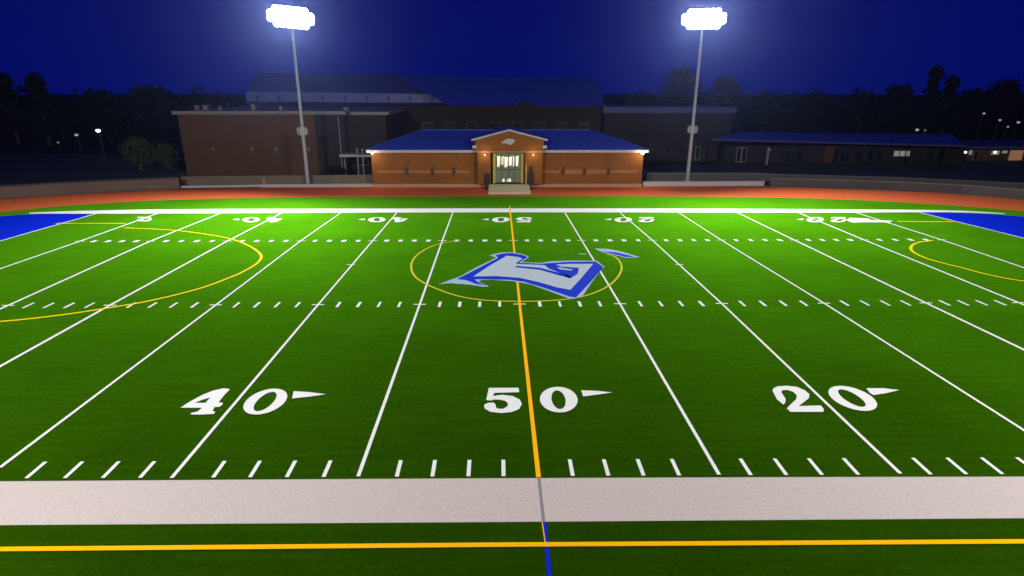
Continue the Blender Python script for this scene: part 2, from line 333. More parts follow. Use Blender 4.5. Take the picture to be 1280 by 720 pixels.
# painted numerals traced on the ground
def zpoly(pts, ox, oy, s): return [(ox+x/s, oy+y/s) for x, y in pts]
def fill(polys, z, name, m, parent=None, label=None, outline=None):
    """polys: list of (outer, holes) in photo pixels; triangulated on the ground"""
    from mathutils.geometry import delaunay_2d_cdt
    mb = MB()
    for outer, holes in polys:
        V = []; E = []
        for loop in [outer]+holes:
            i = len(V); V += [Vector(g2(p)) for p in loop]; E += [(i+k, i+(k+1) % len(loop)) for k in range(len(loop))]
        v, e, f, _, _, _ = delaunay_2d_cdt(V, E, [], 1, 1e-5)
        def inside(p, loop):
            c = False; n = len(loop)
            for k in range(n):
                a, b = loop[k], loop[(k+1) % n]
                if (a[1] > p[1]) != (b[1] > p[1]) and p[0] < (b[0]-a[0])*(p[1]-a[1])/(b[1]-a[1])+a[0]: c = not c
            return c
        LO = [g2(p) for p in outer]; LH = [[g2(p) for p in h] for h in holes]
        for t in f:
            c = sum((v[i] for i in t), Vector((0, 0)))/len(t)
            if inside(c, LO) and not any(inside(c, h) for h in LH):
                q = [v[i] for i in t]
                if (q[1]-q[0]).cross(q[2]-q[0]) < 0: q = q[::-1]
                mb.poly([(*p, z) for p in q])
    return mb.build(name, m, parent or field, label=label)
def ell(cx, cy, rx, ry, sh, n=28):   # slanted ellipse: x shifts with y
    return [(cx+rx*math.cos(a)+sh*math.sin(a), cy+ry*math.sin(a)) for a in [2*math.pi*k/n for k in range(n)]]
def dig(poly, ox, oy, s, holes=()): return (zpoly(poly, ox, oy, s), [zpoly(h, ox, oy, s) for h in holes])
n40 = [dig([(95, 247), (175, 196), (260, 150), (345, 116), (425, 98), (468, 104), (468, 112), (430, 150), (385, 207), (415, 208), (420, 218), (395, 240), (355, 242), (340, 272), (362, 278), (350, 294), (240, 300), (172, 298), (180, 286), (225, 276), (262, 248)], 210, 470, 6.095, [[(205, 210), (285, 210), (325, 168), (262, 186)]]),
       dig(ell(742, 200, 152, 99, -72), 210, 470, 6.095, [ell(741, 200, 66, 74, -58)]),
       dig([(958, 120), (1080, 128), (1203, 144), (1080, 162), (945, 176), (952, 148)], 210, 470, 6.095)]
n50 = [dig([(128, 95), (355, 95), (360, 128), (170, 134), (160, 158), (230, 148), (310, 158), (365, 185), (380, 220), (358, 258), (300, 280), (225, 288), (140, 278), (95, 252), (92, 225), (120, 210), (165, 208), (180, 222), (182, 245), (205, 256), (240, 254), (268, 238), (275, 215), (255, 196), (215, 186), (170, 184), (145, 192), (108, 188)], 590, 470, 6.095),
       dig(ell(661, 185, 144, 98, 8), 590, 470, 6.095, [ell(659, 186, 53, 71, 12)]),
       dig([(830, 114), (950, 118), (1070, 130), (960, 146), (845, 161), (840, 138)], 590, 470, 6.095)]
n20 = [dig([(104, 130), (112, 108), (150, 92), (225, 88), (310, 97), (375, 125), (415, 158), (412, 190), (375, 220), (325, 258), (510, 254), (536, 282), (532, 308), (255, 308), (224, 278), (262, 240), (305, 200), (308, 165), (280, 140), (235, 124), (190, 124), (178, 140), (215, 200), (212, 228), (198, 248), (140, 200)], 950, 470, 6.737),
       dig(ell(780, 194, 176, 106, 107), 950, 470, 6.737, [ell(772, 192, 74, 74, 90)]),
       dig([(893, 108), (1040, 108), (1172, 124), (1060, 150), (955, 166), (925, 148)], 950, 470, 6.737)]
fill(n40, Z4, 'yard_number', 'white', label='white painted number 40 with small arrow')
fill(n50, Z4, 'yard_number', 'white', label='white painted number 50 with small arrow')
fill(n20, Z4, 'yard_number', 'white', label='white painted number 20 with small arrow')
# far numerals, read from the other side
def glyph(src, x0, x1, y0, y1):
    """a near numeral turned half round (it is read from the far side) and laid into the far row"""
    outer, holes = src; P = [Vector(g2(p)) for p in outer]; lo = Vector((min(p.x for p in P), min(p.y for p in P))); hi = Vector((max(p.x for p in P), max(p.y for p in P)))
    def m(p): q = Vector(g2(p)); u = (q.x-lo.x)/(hi.x-lo.x); v = (q.y-lo.y)/(hi.y-lo.y); return (x1-(x1-x0)*u, y0+(y1-y0)*v)
    return ([m(p) for p in outer], [[m(p) for p in h] for h in holes])
SRC = {'0': n50[1], '5': n50[0], '4': n40[0], '2': n20[0], '^': n50[2]}
for ch, x0, lb in (('4', 303, 'small far number 40 left of the emblem, seen upside down near the fourth line'), ('4', 460, 'small far number 40 just left of midfield, seen upside down'), ('5', 615, 'small far number 50, seen upside down on the halfway line'), ('2', 768, 'small far number 20, seen upside down right of midfield'), ('2', 1008, 'small far number 20 with smeared paint by the right end zone'), ('2', 152, 'small faint far number by the left end zone')):
    w = 22; y0, y1 = 271.8, 278.2
    pol = [glyph(SRC['0'], x0, x0+w, y0, y1), glyph(SRC[ch], x0+w+8, x0+2*w+6, y0, y1), glyph(SRC['^'], x0-13, x0-4, 273.4, 275.6)]
    if x0 == 152: pol = [glyph(SRC['2'], 171, 190, 271.5, 277)]
    fill(pol, Z4, 'yard_number', 'white', label=lb)
fill([([(1062, 272.6), (1085, 273.4), (1088, 275.2), (1116, 276.4), (1112, 278.4), (1084, 278.2), (1066, 278.6), (1058, 276)], [])], Z4, 'smeared_paint', 'white', label='smeared white paint beside the right end zone')

# letter emblem at midfield
LG = lambda p: zpoly(p, 500, 290, 4)
fill([(LG([(192, 265), (240, 246), (300, 224), (360, 190), (420, 160), (482, 130), (446, 119), (470, 112), (510, 104), (560, 103), (610, 112), (645, 126), (628, 140), (608, 153), (700, 156), (760, 148), (850, 145), (985, 146), (1024, 178), (1005, 192), (962, 250), (915, 320), (868, 338), (835, 332), (740, 296), (650, 264), (560, 248), (470, 242), (410, 242), (392, 250), (446, 275), (410, 276), (350, 266), (300, 262), (240, 258)]), [])], Z4, 'midfield_emblem', 'paleblue', label='pale outlined letter L emblem across the centre circle')
em = field.children[-1]
fill([(LG([(283, 238), (350, 205), (430, 163), (490, 132), (478, 118), (515, 110), (560, 107), (610, 116), (637, 127), (615, 142), (596, 156), (700, 161), (850, 151), (978, 150), (1018, 178), (950, 255), (880, 330), (848, 326), (740, 288), (620, 251), (540, 241), (400, 239), (372, 240), (395, 256), (430, 270), (380, 262), (330, 243)]), [])], Z5, 'emblem_border', 'royal', em)
fill([(LG([(366, 225), (450, 170), (534, 121), (590, 128), (614, 136), (596, 147), (578, 162), (720, 168), (760, 166), (840, 162), (966, 162), (900, 240), (852, 292), (790, 281), (700, 255), (600, 232), (480, 223)]), [])], Z5+.004, 'emblem_fill', 'grey', em)
fill([(LG([(720, 166), (775, 164), (805, 176), (895, 182), (888, 212), (850, 236), (800, 208), (745, 186)]), [LG([(785, 178), (860, 190), (862, 196), (800, 190)])]),
      (LG([(578, 172), (700, 182), (800, 208), (852, 224), (850, 234), (795, 220), (700, 192), (580, 180)]), [])], Z5+.008, 'emblem_detail', 'royal', em)
fill([(LG([(972, 84), (1040, 86), (1110, 100), (1200, 128), (1130, 132), (1060, 114), (1000, 100)]), [])], Z4, 'emblem_tail', 'paleblue', em)
fill([(LG([(1010, 98), (1080, 104), (1175, 126), (1130, 128), (1060, 110)]), [])], Z5, 'emblem_tail', 'blue', em)

# ================================================================== flood lights
def flood_pole(base, head_z, label, aim, power, tilt=0.0):
    bx_, by_ = base; t = thing('floodlight_pole', label, 'floodlight pole', (bx_, by_, 0), 'floodlight poles round the field')
    top = head_z+1.5
    MB().tube((bx_, by_, 0), (bx_, by_, head_z+.9), .21, .10, 16).build('pole', 'galv', t)
    MB().tube((bx_, by_, 0), (bx_, by_, .12), .45, .45, 14).build('base_plate', 'galv', t)
    cz = 5.35
    c = MB(); c.tube((bx_, by_-.05, cz-.38), (bx_, by_-.05, cz+.38), .42, .42, 14).box(bx_-.5, bx_+.5, by_-.2, by_+.2, cz-.28, cz+.28)
    c.build('ballast_box', 'galv', t)
    d = Vector((aim[0]-bx_, aim[1]-by_, -head_z)).normalized(); hd = Vector((d.x, d.y, 0)).normalized(); side = Vector((-hd.y, hd.x, 0))
    if side.x < 0: side = -side
    H = Vector((bx_, by_, head_z))
    for r in range(4):
        z = (r-1.5)*.41
        hl = 2.0 if r in (1, 2) else 1.4
        a = H+side*-hl+Vector((0, 0, z-tilt*-2.3*0)); b = H+side*hl+Vector((0, 0, z))
        a.z += tilt*hl; b.z -= tilt*hl
        MB().tube(a, b, .055, .055, 8).build('crossarm', 'galv', t)
        nf = 8 if r in (1, 2) else 6
        for k in range(nf):
            u = (k-(nf-1)/2)*.50
            p = H+side*u+Vector((0, 0, z-tilt*u))+hd*.22
            dd = (d+Vector((0, 0, .18))).normalized()
            f = MB().tube(p, p+dd*.34, .11, .31, 16).build('floodlight', 'housing', t)
            MB().tube(p+dd*.342, p+dd*.362, .30, .28, 16).build('lens', 'lens', f)
    for q, (ax_, ay_, kk) in enumerate(((aim[0], aim[1], 1.0), (math.copysign(38, bx_), 56 if by_ < 0 else 20, 1.3))):
        d2 = Vector((ax_-bx_, ay_-by_, -head_z)).normalized()
        ld = bpy.data.lights.new('flood_light', 'SPOT'); ld.energy = power*kk; ld.spot_size = math.radians(128 if by_ < 0 else 118); ld.spot_blend = .8 if by_ < 0 else 1.0
        ld.shadow_soft_size = .9; ld.color = (1.0, .985, .93)
        lo = bpy.data.objects.new('flood_light', ld); COL.objects.link(lo); lo.parent = t
        lo.location = H+hd*1.35+side*(q-.5)*1.8-Vector((bx_, by_, 0)); lo.rotation_euler = d2.to_track_quat('-Z', 'Y').to_euler()
    return t
pl = G(385.4, 232); pr = G(859, 227)
flood_pole((pl.x, pl.y), at(360, 22, pl.y).z, 'tall floodlight pole standing left of the brick pavilion', (-6, 8), FAR_W, .07)
flood_pole((pr.x, pr.y), at(881, 24, pr.y).z, 'tall floodlight pole standing right of the brick pavilion', (6, 8), FAR_W, 0)
flood_pole((-21, -9), 19, 'left of the two floodlight poles on the near side behind the viewer', (-9, 34), NEAR_W)
flood_pole((21, -9), 19, 'right of the two floodlight poles on the near side behind the viewer', (9, 34), NEAR_W)

# ================================================================== brick pavilion
PY = 59.1
xl, xr = xat(465, PY, 210), xat(803, PY, 210); ze = zat(188.5, PY); PD = 13.0
pav = thing('pavilion', 'orange brick pavilion with blue metal roof and gabled entrance facing the field', 'pavilion', ((xl+xr)/2, PY+PD/2, 0))
xg0, xg1 = xat(591, 58.2, 200), xat(684, 58.2, 200); xd0, xd1 = xat(613.5, PY, 210), xat(656, PY, 210); zd = zat(190.5, 58.4)
w = MB(); w.box(xl, xd0, PY, PY+.3, .35, ze); w.box(xd1, xr, PY, PY+.3, .35, ze); w.box(xd0, xd1, PY, PY+.3, zd+.02, ze)
w.box(xl, xl+.3, PY+.3, PY+PD, .35, ze); w.box(xr-.3, xr, PY+.3, PY+PD, .35, ze); w.box(xl+.3, xr-.3, PY+PD-.3, PY+PD, .35, ze)
w.build('wall', 'brick', pav)
MB().box(xl-.06, xd0, PY-.08, PY+.3, 0, .345).box(xd1, xr+.06, PY-.08, PY+.3, 0, .345).box(xl-.06, xl+.3, PY+.302, PY+PD, 0, .345).box(xr-.3, xr+.06, PY+.302, PY+PD, 0, .345).build('plinth', 'stone', pav)
zb = zat(214.5, PY)
MB().box(xl+.5, xg0-.4, PY-.03, PY-.001, zb-.14, zb+.14).build('brick_band', 'brickband', pav)
for a, b in ((673, 700), (704, 729), (734, 758), (763, 797)):
    hgt = .22 if a in (704, 734) else .13
    MB().box(xat(a, PY, 213), xat(b, PY, 213), PY-.03, PY-.001, zb-hgt, zb+hgt).build('brick_band', 'brickband', pav)
for px in (508, 540, 567, 704, 731, 761):
    x = xat(px, PY, 205); q = MB().box(x-.22, x+.22, PY-.07, PY-.002, .36, ze-.25).build('pilaster', 'brick', pav)
    x2 = x; MB().box(x-.12, x+.12, PY-.10, PY-.071, zb-.35, zb+.45).build('louvre', mat('louvre_dark', (.06, .03, .018), .7, .2, 4), q)
# hip roof with seams
ov = .45; z0 = ze+.10; rz = zat(163, PY+PD/2); rx0, rx1 = xat(528, PY+PD/2, 168), xat(736, PY+PD/2, 168)
A = Vector((xl-ov, PY-ov, z0)); B = Vector((xr+ov, PY-ov, z0)); C = Vector((xr+ov, PY+PD+ov, z0)); D = Vector((xl-ov, PY+PD+ov, z0))
E1 = Vector((rx0, PY+PD/2, rz)); E2 = Vector((rx1, PY+PD/2, rz))
rf = MB().poly([A, B, E2, E1]).poly([B, C, E2]).poly([C, D, E1, E2]).poly([D, A, E1]).build('roof', 'roof', pav)
sm = MB(); nn = 58
for i in range(1, nn):
    x = A.x+(B.x-A.x)*i/nn
    if x < E1.x: t = (x-A.x)/(E1.x-A.x)
    elif x > E2.x: t = (B.x-x)/(B.x-E2.x)
    else: t = 1
    if t > .05: sm.tube((x, A.y+.01, z0+.02), (x, A.y+(E1.y-A.y)*t, z0+(rz-z0)*t+.02), .022, .022, 4)
sm.build('roof_seams', 'roof', rf)
MB().tube(A+Vector((0, 0, .03)), E1+Vector((0, 0, .05)), .06).tube(B+Vector((0, 0, .03)), E2+Vector((0, 0, .05)), .06).tube(E1+Vector((0, 0, .05)), E2+Vector((0, 0, .05)), .06).build('ridge_cap', 'roof', rf)
fz = MB(); 
for a, b in ((A, B), (B, C), (C, D), (D, A)): fz.wall((a.x, a.y), (b.x, b.y), ze-.14, z0+.012, .08)
fz.build('fascia', 'trim', pav)
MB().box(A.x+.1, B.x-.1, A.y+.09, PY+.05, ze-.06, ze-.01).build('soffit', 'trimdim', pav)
# entrance gable
GY = 58.0; g0, g1 = xat(594, GY, 175), xat(680, GY, 175); gm = xat(636, GY, 165); gz0 = zat(190, GY); gz1 = zat(175, GY); gzt = zat(162.5, GY)
gb = MB().prism([(g0, GY, gz0), (g1, GY, gz0), (g1, GY, gz1), (gm, GY, gzt-.12), (g0, GY, gz1)], (0, .3, 0)).build('gable', 'brick', pav)
rg = MB()
for sx_, ex in ((g0-.35, g0-.35), (g1+.35, g1+.35)):
    zz = gz1-.1
    q = [(sx_, GY-.3, zz+.02), (gm, GY-.3, gzt-.08), (gm, GY-.3, gzt+.08), (sx_, GY-.3, zz+.18)]
    rg.prism(q, (0, .25, 0))
rg.build('bargeboard', 'trim', gb)
rs = MB()
for sx_ in (g0-.35, g1+.35):
    rs.prism([(sx_, GY-.04, gz1-.06), (gm, GY-.04, gzt-.05), (gm, GY-.04, gzt+.06), (sx_, GY-.04, gz1+.06)], (0, 5.5, 0))
rs.build('gable_roof', 'roof', pav)
MB().box(g0-.1, g1+.1, GY-.1, GY-.002, gz0-.06, gz0+.14).build('lintel', 'brickband', gb)
MB().box(g0-.28, g0+.1, GY-.12, GY-.01, gz0+.35, gz0+.62).box(g1-.1, g1+.28, GY-.12, GY-.01, gz0+.35, gz0+.62).build('cornice_return', 'trim', gb)
# grey winged emblem on the gable
ex = lambda x: xat(x, GY, 176); ez = lambda y: zat(y, GY)
bird = [(626.5, 178), (630, 175.8), (633, 173.6), (638, 173), (642, 174), (644, 176), (641.5, 178.6), (639, 181), (635.5, 180.5), (633, 179), (629, 179.4)]
MB().prism([(ex(a), GY-.03, ez(b)) for a, b in bird], (0, -.05, 0)).build('emblem', 'galv', gb)
# piers under the gable
for a, b in ((597, 613.5), (656, 678)):
    MB().box(xat(a, GY, 210), xat(b, GY, 210), GY+.05, PY-.085, .5, gz0-.01).build('pier', 'brick', pav)
# doorway
dx0, dx1 = xat(613.8, GY+.6, 210), xat(655.5, GY+.6, 210); dz0 = .5; dz1 = gz0-.05; DYY = GY+.5
dr = MB()
for a, b in ((616, 619.5), (651, 654.2)): dr.box(xat(a, DYY, 210), xat(b, DYY, 210), DYY-.06, DYY+.06, dz0, dz1-.1)
dr.box(xat(616, DYY, 210), xat(654.2, DYY, 210), DYY-.055, DYY+.055, dz1-.1, dz1)
door = dr.build('door_frame', 'frame', pav)
mu = MB(); ax, bx2 = xat(619.5, DYY, 210), xat(651, DYY, 210)
for k in range(0, 5):
    x = ax+(bx2-ax)*k/4; mu.box(x-.03, x+.03, DYY-.03, DYY+.03, dz0, dz1-.1)
mu.box(ax, bx2, DYY-.026, DYY+.026, dz0+1.28, dz0+1.34); mu.box(ax, bx2, DYY-.026, DYY+.026, dz0, dz0+.08)
mu.build('mullion', mat('green_frame', (.03, .05, .02), .5, .2, 3), door)
MB().box(ax, bx2, DYY+.035, DYY+.045, dz0, dz1-.1).build('glass', mat('door_glass', (.06, .07, .05), .1, .5, 2, emit=(.17, .18, .11), es=.4), door)  # glow put into the opaque pane in place of a lit room behind
po = MB()
for i, (a, b, t_, bt) in enumerate(((621.5, 625, 195, 209), (626, 629.6, 195, 206), (630.5, 635, 196, 209.5), (636, 640, 195.2, 207), (641, 643.4, 195, 208.5), (644.6, 648.2, 194.5, 207.5))):
    x0_, x1_ = xat(a, DYY, 200), xat(b, DYY, 200); zt, zb_ = zat(t_, DYY), zat(bt, DYY)
    po.prism([(x0_, DYY-.01, zt-.1*(i % 2)), (x1_, DYY-.01, zt), (x1_-.04, DYY-.01, zb_+.12*((i+1) % 2)), (x0_+.02, DYY-.01, zb_)], (0, .03, 0))
for a, b in ((627.5, 631), (633.5, 639)): po.prism([(xat(a, DYY, 226), DYY-.01, zat(227, DYY)), (xat(b, DYY, 226), DYY-.01, zat(227, DYY)), (xat(b-.7, DYY, 226), DYY-.01, zat(223, DYY)), (xat(a+.6, DYY, 226), DYY-.01, zat(224, DYY))], (0, .03, 0))
po.build('posters', 'banner', door)
MB().box(xat(657, GY+.0, 210), xat(658.4, GY, 210), GY-.02, GY+.04, .5, zat(205, GY)).build('door_post', 'frame', pav)
# corner flood lamps
for px, en, nm in ((803.5, 90, 'lit'), (465, 60, 'dim')):
    x = xat(px, PY-.4, 192); z = zat(191.8, PY-.4)
    f = MB().box(x-.16, x+.16, PY-.55, PY-.05, z+.12, z+.2).build('wall_lamp', 'housing', pav)
    MB().ico((x, PY-.3, z), .17 if nm == 'lit' else .12, 2, (1, 1, .75)).build('bulb', 'bulb', f)
    ld = bpy.data.lights.new('wall_lamp_light', 'POINT'); ld.energy = en; ld.color = (1, .82, .5); ld.shadow_soft_size = .15
    lo = bpy.data.objects.new('wall_lamp_light', ld); COL.objects.link(lo); lo.parent = pav; lo.location = Vector((x, PY-.95, z-.1))-parent_origin(pav)
# entrance lights under the gable
for px in (606, 667):
    ld = bpy.data.lights.new('porch_light', 'POINT'); ld.energy = 30; ld.color = (1, .75, .45); ld.shadow_soft_size = .1
    x = xat(px, GY-.6, 195); lo = bpy.data.objects.new('porch_light', ld); COL.objects.link(lo); lo.parent = pav; lo.location = Vector((x, GY-.6, gz0-.25))-parent_origin(pav)
    MB().tube((x, GY-.12, gz0-.25), (x, GY-.002, gz0-.25), .1, .1, 10).build('porch_lamp', 'trim', pav)
# concrete ramp to the entrance
s0 = G(610.5, 243); s1 = G(663.5, 243.2)
rp = MB(); yb0 = GY+.04; ysl = s0.y
rp.prism([(s0.x, ysl, .0), (s0.x, ysl, .16), (s0.x, yb0-1.0, .48), (s0.x, yb0, .48), (s0.x, yb0, 0)], (s1.x-s0.x, 0, 0))
tag(rp.build('entrance_ramp', 'concrete', None, ((s0.x+s1.x)/2, yb0, 0)), 'pale concrete ramp crossing the track up to the pavilion entrance', 'ramp')
# bin and speaker like uprights beside the entrance
x = xat(608.8, GY-.35, 222)
b_ = thing('litter_bin', 'slim dark bin standing left of the pavilion doorway', 'bin', (x, GY-.35, 0))
MB().tube((x, GY-.35, 0), (x, GY-.35, 1.45), .19, .22, 14).build('bin_body', 'darkmetal', b_); MB().tube((x, GY-.35, 1.45), (x, GY-.35, 1.58), .25, .12, 14).build('lid', 'darkmetal', b_)
x = xat(663.5, GY-.35, 222)
b_ = thing('parasol', 'folded dark parasol standing right of the pavilion doorway', 'parasol', (x, GY-.35, 0))
MB().tube((x, GY-.35, 0), (x, GY-.35, .1), .26, .24, 14).build('base', 'darkmetal', b_)
MB().tube((x, GY-.35, .1), (x, GY-.35, 2.3), .03, .03, 8).build('pole', 'darkmetal', b_)
MB().tube((x, GY-.35, .45), (x, GY-.35, 1.3), .24, .25, 9).tube((x, GY-.35, 1.301), (x, GY-.35, 2.25), .25, .06, 9).build('canopy', mat('navy_canvas', (.035, .03, .05), .9, .2, 5), b_)

# ================================================================== low walls and barriers along the track
def lowwall(pts, h0, h1, m, name, label, cat, th=.2, cap=None, cap_mat='trimdim', caph=.06):
    P = [g2(p) for p in pts]; o = Vector((P[0][0], P[0][1], 0)); t = thing(name, label, cat, o)
    w_ = MB(); c_ = MB()
    for a, b in zip(P, P[1:]): w_.wall(a, b, 0, h0, th)
    w_.build('wall_body', m, t)
    if cap:
        for a, b in zip(P, P[1:]):
            n = Vector((b[0]-a[0], b[1]-a[1])).normalized(); n = Vector((-n.y, n.x))*.03
            c_.wall((a[0]-n.x, a[1]-n.y), (b[0]-n.x, b[1]-n.y), h0+.002, h0+caph, th+.06)
        c_.build('coping', cap_mat, t)
    return t
lowwall([(325.5, 234.4), (467, 233.8)], .26, 0, 'whitewall', 'low_barrier', 'long low white barrier beside the left floodlight pole', 'barrier', .25, True, 'trim')
lowwall([(804, 233.2), (955, 232.4)], .42, 0, 'whitewall', 'low_barrier', 'long low pinkish white barrier beside the right floodlight pole', 'barrier', .25, True, 'whitewall')
lowwall([(226.5, 235.2), (327, 233.6)], .22, 0, 'whitewall', 'kerb_wall', 'pale low kerb wall between the brown wall and the left barrier', 'kerb', .25)
lowwall([(-150, 262), (0, 248.4), (80, 243), (160, 239), (225, 236)], 1.0, 0, 'wallL', 'block_wall', 'brown block wall with dark top rail along the left bend of the track', 'wall', .2, True, 'darkmetal', .14)
lowwall([(228, 231.8), (330, 230.4), (466, 229.4)], .82, 0, 'wallM', 'block_wall', 'tan block wall behind the pale barrier left of the pavilion', 'wall', .2, True, 'trimdim', .05)
lowwall([(808, 226.8), (940, 227), (975, 228.6)], .85, 0, 'wallR', 'block_wall', 'grey green block wall behind the right floodlight pole', 'wall', .2, True, 'trimdim', .05)
lowwall([(962, 232.6), (1040, 234.8), (1120, 237.6), (1200, 241.8), (1280, 248.8), (1400, 260)], .75, 0, 'wallR', 'block_wall', 'dark grey block wall along the right bend of the track', 'wall', .2, True, 'trimdim', .05)
lowwall([(975, 224.6), (1120, 228.6), (1280, 236.5), (1400, 244)], .55, 0, 'wallR', 'block_wall', 'upper dark block wall behind the right bend wall', 'wall', .2, True, 'trimdim', .04)
# small posts
for px, py, lb in ((105, 241, 'short pale post in front of the brown block wall'), (331, 230.6, 'short pale post at the end of the white barrier')):
    p = G(px, py); o = MB().box(p.x-.14, p.x+.14, p.y-.14, p.y+.14, 0, .62).prism([(p.x-.18, p.y-.18, .62), (p.x+.18, p.y-.18, .62), (p.x+.18, p.y+.18, .62), (p.x-.18, p.y+.18, .62)], (0, 0, .07)).build('bollard', 'stone', None, (p.x, p.y, 0))
    tag(o, lb, 'post', 'short posts by the track')
# white rails on the brown wall
P0, P1 = G(128, 240.6), G(207, 236.6)
rail = thing('hand_rail', 'pale horizontal rail fixed low in front of the brown block wall', 'rail', (P0.x, P0.y, 0))
MB().tube((P0.x, P0.y-.1, .34), (P1.x, P1.y-.1, .34), .04).build('rail', 'trimdim', rail)
for k in range(5):
    q = P0.lerp(P1, k/4); MB().tube((q.x, q.y-.1, 0), (q.x, q.y-.1, .34), .03).build('post', 'trimdim', rail)

# ================================================================== big buildings behind
def bbox_building(name, label, px0, px1, ytop, Y, depth, m, z0=0, roof='trimdim', rt=.35, over=.4, ref=None):
    x0, x1 = xat(px0, Y, ytop), xat(px1, Y, ytop); z = zat(ytop, Y, (px0+px1)/2)
    t = thing(name, label, 'building', ((x0+x1)/2, Y, 0))
    MB().box(x0, x1, Y, Y+depth, z0, z-rt).build('wall', m, t)
    MB().box(x0-over, x1+over, Y-over, Y+depth+over, z-rt+.003, z).build('roof_edge', roof, t)
    return t, x0, x1, z
# left brown block
LY = 67.4
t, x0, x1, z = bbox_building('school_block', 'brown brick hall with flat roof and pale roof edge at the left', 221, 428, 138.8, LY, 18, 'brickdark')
for px in (267, 315, 345, 386): 
    x = xat(px, LY, 186); zz = zat(186, LY); MB().box(x-.1, x+.1, LY-.14, LY-.002, zz-.18, zz+.18).build('wall_lamp', 'trimdim', t)
xp = xat(425, LY, 170)
MB().tube((xp, LY-.12, .3), (xp, LY-.12, z-.5), .07).build('downpipe', 'trimdim', t)
MB().box(xat(396, LY, 180), x1+.01, LY-.05, LY-.002, .02, z-.4).build('recess_shade', 'brickblack', t)  # flat dark sheet that paints in the shade of a wall recess
# dark link between
t2, a0, a1, z2 = bbox_building('link_block', 'dark link building with pale roof edge beside the brown hall', 429.5, 482, 139.6, LY+2, 14, 'brickblack')
for k in range(3):
    xx = a0+1.2+k*1.9; f = MB().box(xx, xx+1.2, LY+1.93, LY+1.998, .9, 2.4).build('window', 'trimdim', t2); MB().box(xx+.08, xx+1.12, LY+1.90, LY+1.928, 1.0, 2.3).build('pane', 'glassdim', f)
# rooftop units
for px, py0, py1, w_ in ((247, 132, 138, 4), (258, 131.5, 137, 6), (276, 133, 138, 3), (318, 130, 138, 5), (352, 132.5, 138, 4), (433, 134.5, 141, 6)):
    Y = LY+3; x = xat(px, Y, 136); zt = zat(py0, Y); zz0 = z+.003; hw = w_/24
    o = MB().box(x-hw, x+hw, Y-.3, Y+.3, zz0, zt-.08).prism([(x-hw*1.25, Y-.4, zt-.079), (x+hw*1.25, Y-.4, zt-.079), (x+hw*1.25, Y+.4, zt-.079), (x-hw*1.25, Y+.4, zt-.079)], (0, 0, .08)).build('roof_vent', 'trimdim', None, (x, Y, zz0))
    tag(o, {247: 'narrow roof vent nearest the left corner of the brown hall', 258: 'wide pale roof vent, second from the left corner of the brown hall', 276: 'thin roof vent, third from the left corner of the brown hall', 318: 'roof vent on the brown hall below the left end of the pale gym roof', 352: 'roof vent on the brown hall just left of the floodlight pole', 433: 'dark roof vent on the link building beside the brown hall'}[px], 'roof vent', 'vents on the flat roof of the brown hall')
# pale gym roof behind
BY = 96
def quad_roof(name, pts, Y0, Y1, m, parent, seams=0):
    """sloped roof sheet: lower edge pts[0],pts[1] at depth Y0, upper edge pts[2],pts[3] at depth Y1"""
    a = at(*pts[0], Y0); b = at(*pts[1], Y0); c = at(*pts[2], Y1); d = at(*pts[3], Y1)
    mb = MB().prism([a, b, c, d], (0, 0, -.25)); o = mb.build(name, m, parent)
    if seams:
        s_ = MB()
        for k in range(1, seams):
            u = k/seams; s_.tube(a.lerp(b, u)+Vector((0, 0, .03)), d.lerp(c, u)+Vector((0, 0, .03)), .04, .04, 4)
        s_.build('roof_seams', m, o)
    return a, b, c, d
gym = thing('gymnasium', 'big gymnasium with pale blue metal roof rising behind the brown hall', 'building', (xat(440, BY, 120), BY, 0))
a, b, c, d = quad_roof('roof', [(310, 114.5), (570, 118), (500, 93), (322, 91.5)], BY, BY+16, 'roofpale', gym, 40)
MB().prism([(a.x-.3, BY-.3, zat(127, BY)), (b.x+.3, BY-.3, zat(129, BY)), (b.x+.3, BY-.3, b.z-.02), (a.x-.3, BY-.3, a.z-.02)], (0, .28, 0)).build('clerestory', 'roofpale', gym)
zz = zat(127, BY)
MB().box(a.x, b.x, BY+.4, BY+16, 0, zz).build('wall', 'brickblack', gym)
for k in range(9):
    u = .04+k*.105; xx = a.x+(b.x-a.x)*u; f = MB().box(xx, xx+.35, BY-.42, BY-.302, zat(126, BY), zat(119.5, BY)).build('rib', 'fascia', gym)
quad_roof('lower_roof', [(300, 138.5), (548, 137.5), (560, 128.5), (306, 127.5)], BY-5, BY-.4, 'fascia', gym, 24)
MB().box(xat(300, BY-5, 138), xat(548, BY-5, 138), BY-4.6, BY+.2, 0, zat(139, BY-5)).build('lower_wall', 'brickblack', gym)
# dark main block with blue roof behind the pavilion
CY = 84
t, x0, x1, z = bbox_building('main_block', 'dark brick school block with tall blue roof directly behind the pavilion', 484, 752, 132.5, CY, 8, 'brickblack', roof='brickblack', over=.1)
quad_roof('roof', [(566, 133), (757, 133.5), (744, 98), (500, 94.5)], CY+1, CY+14, 'roof', t, 36)
for k in range(9):
    xx = xat(500+k*28, CY, 150); zz = zat(158, CY); f = MB().box(xx, xx+1.4, CY-.06, CY-.002, zz-.6, zz+.6).build('window', 'darkmetal', t); MB().box(xx+.08, xx+1.32, CY-.09, CY-.062, zz-.52, zz+.52).build('pane', 'glassdim', f)
MB().box(xat(650, CY+2, 128), xat(662, CY+2, 128), CY-.1, CY+1.4, z+.002, zat(127, CY)).build('roof_hatch', 'brickblack', t)
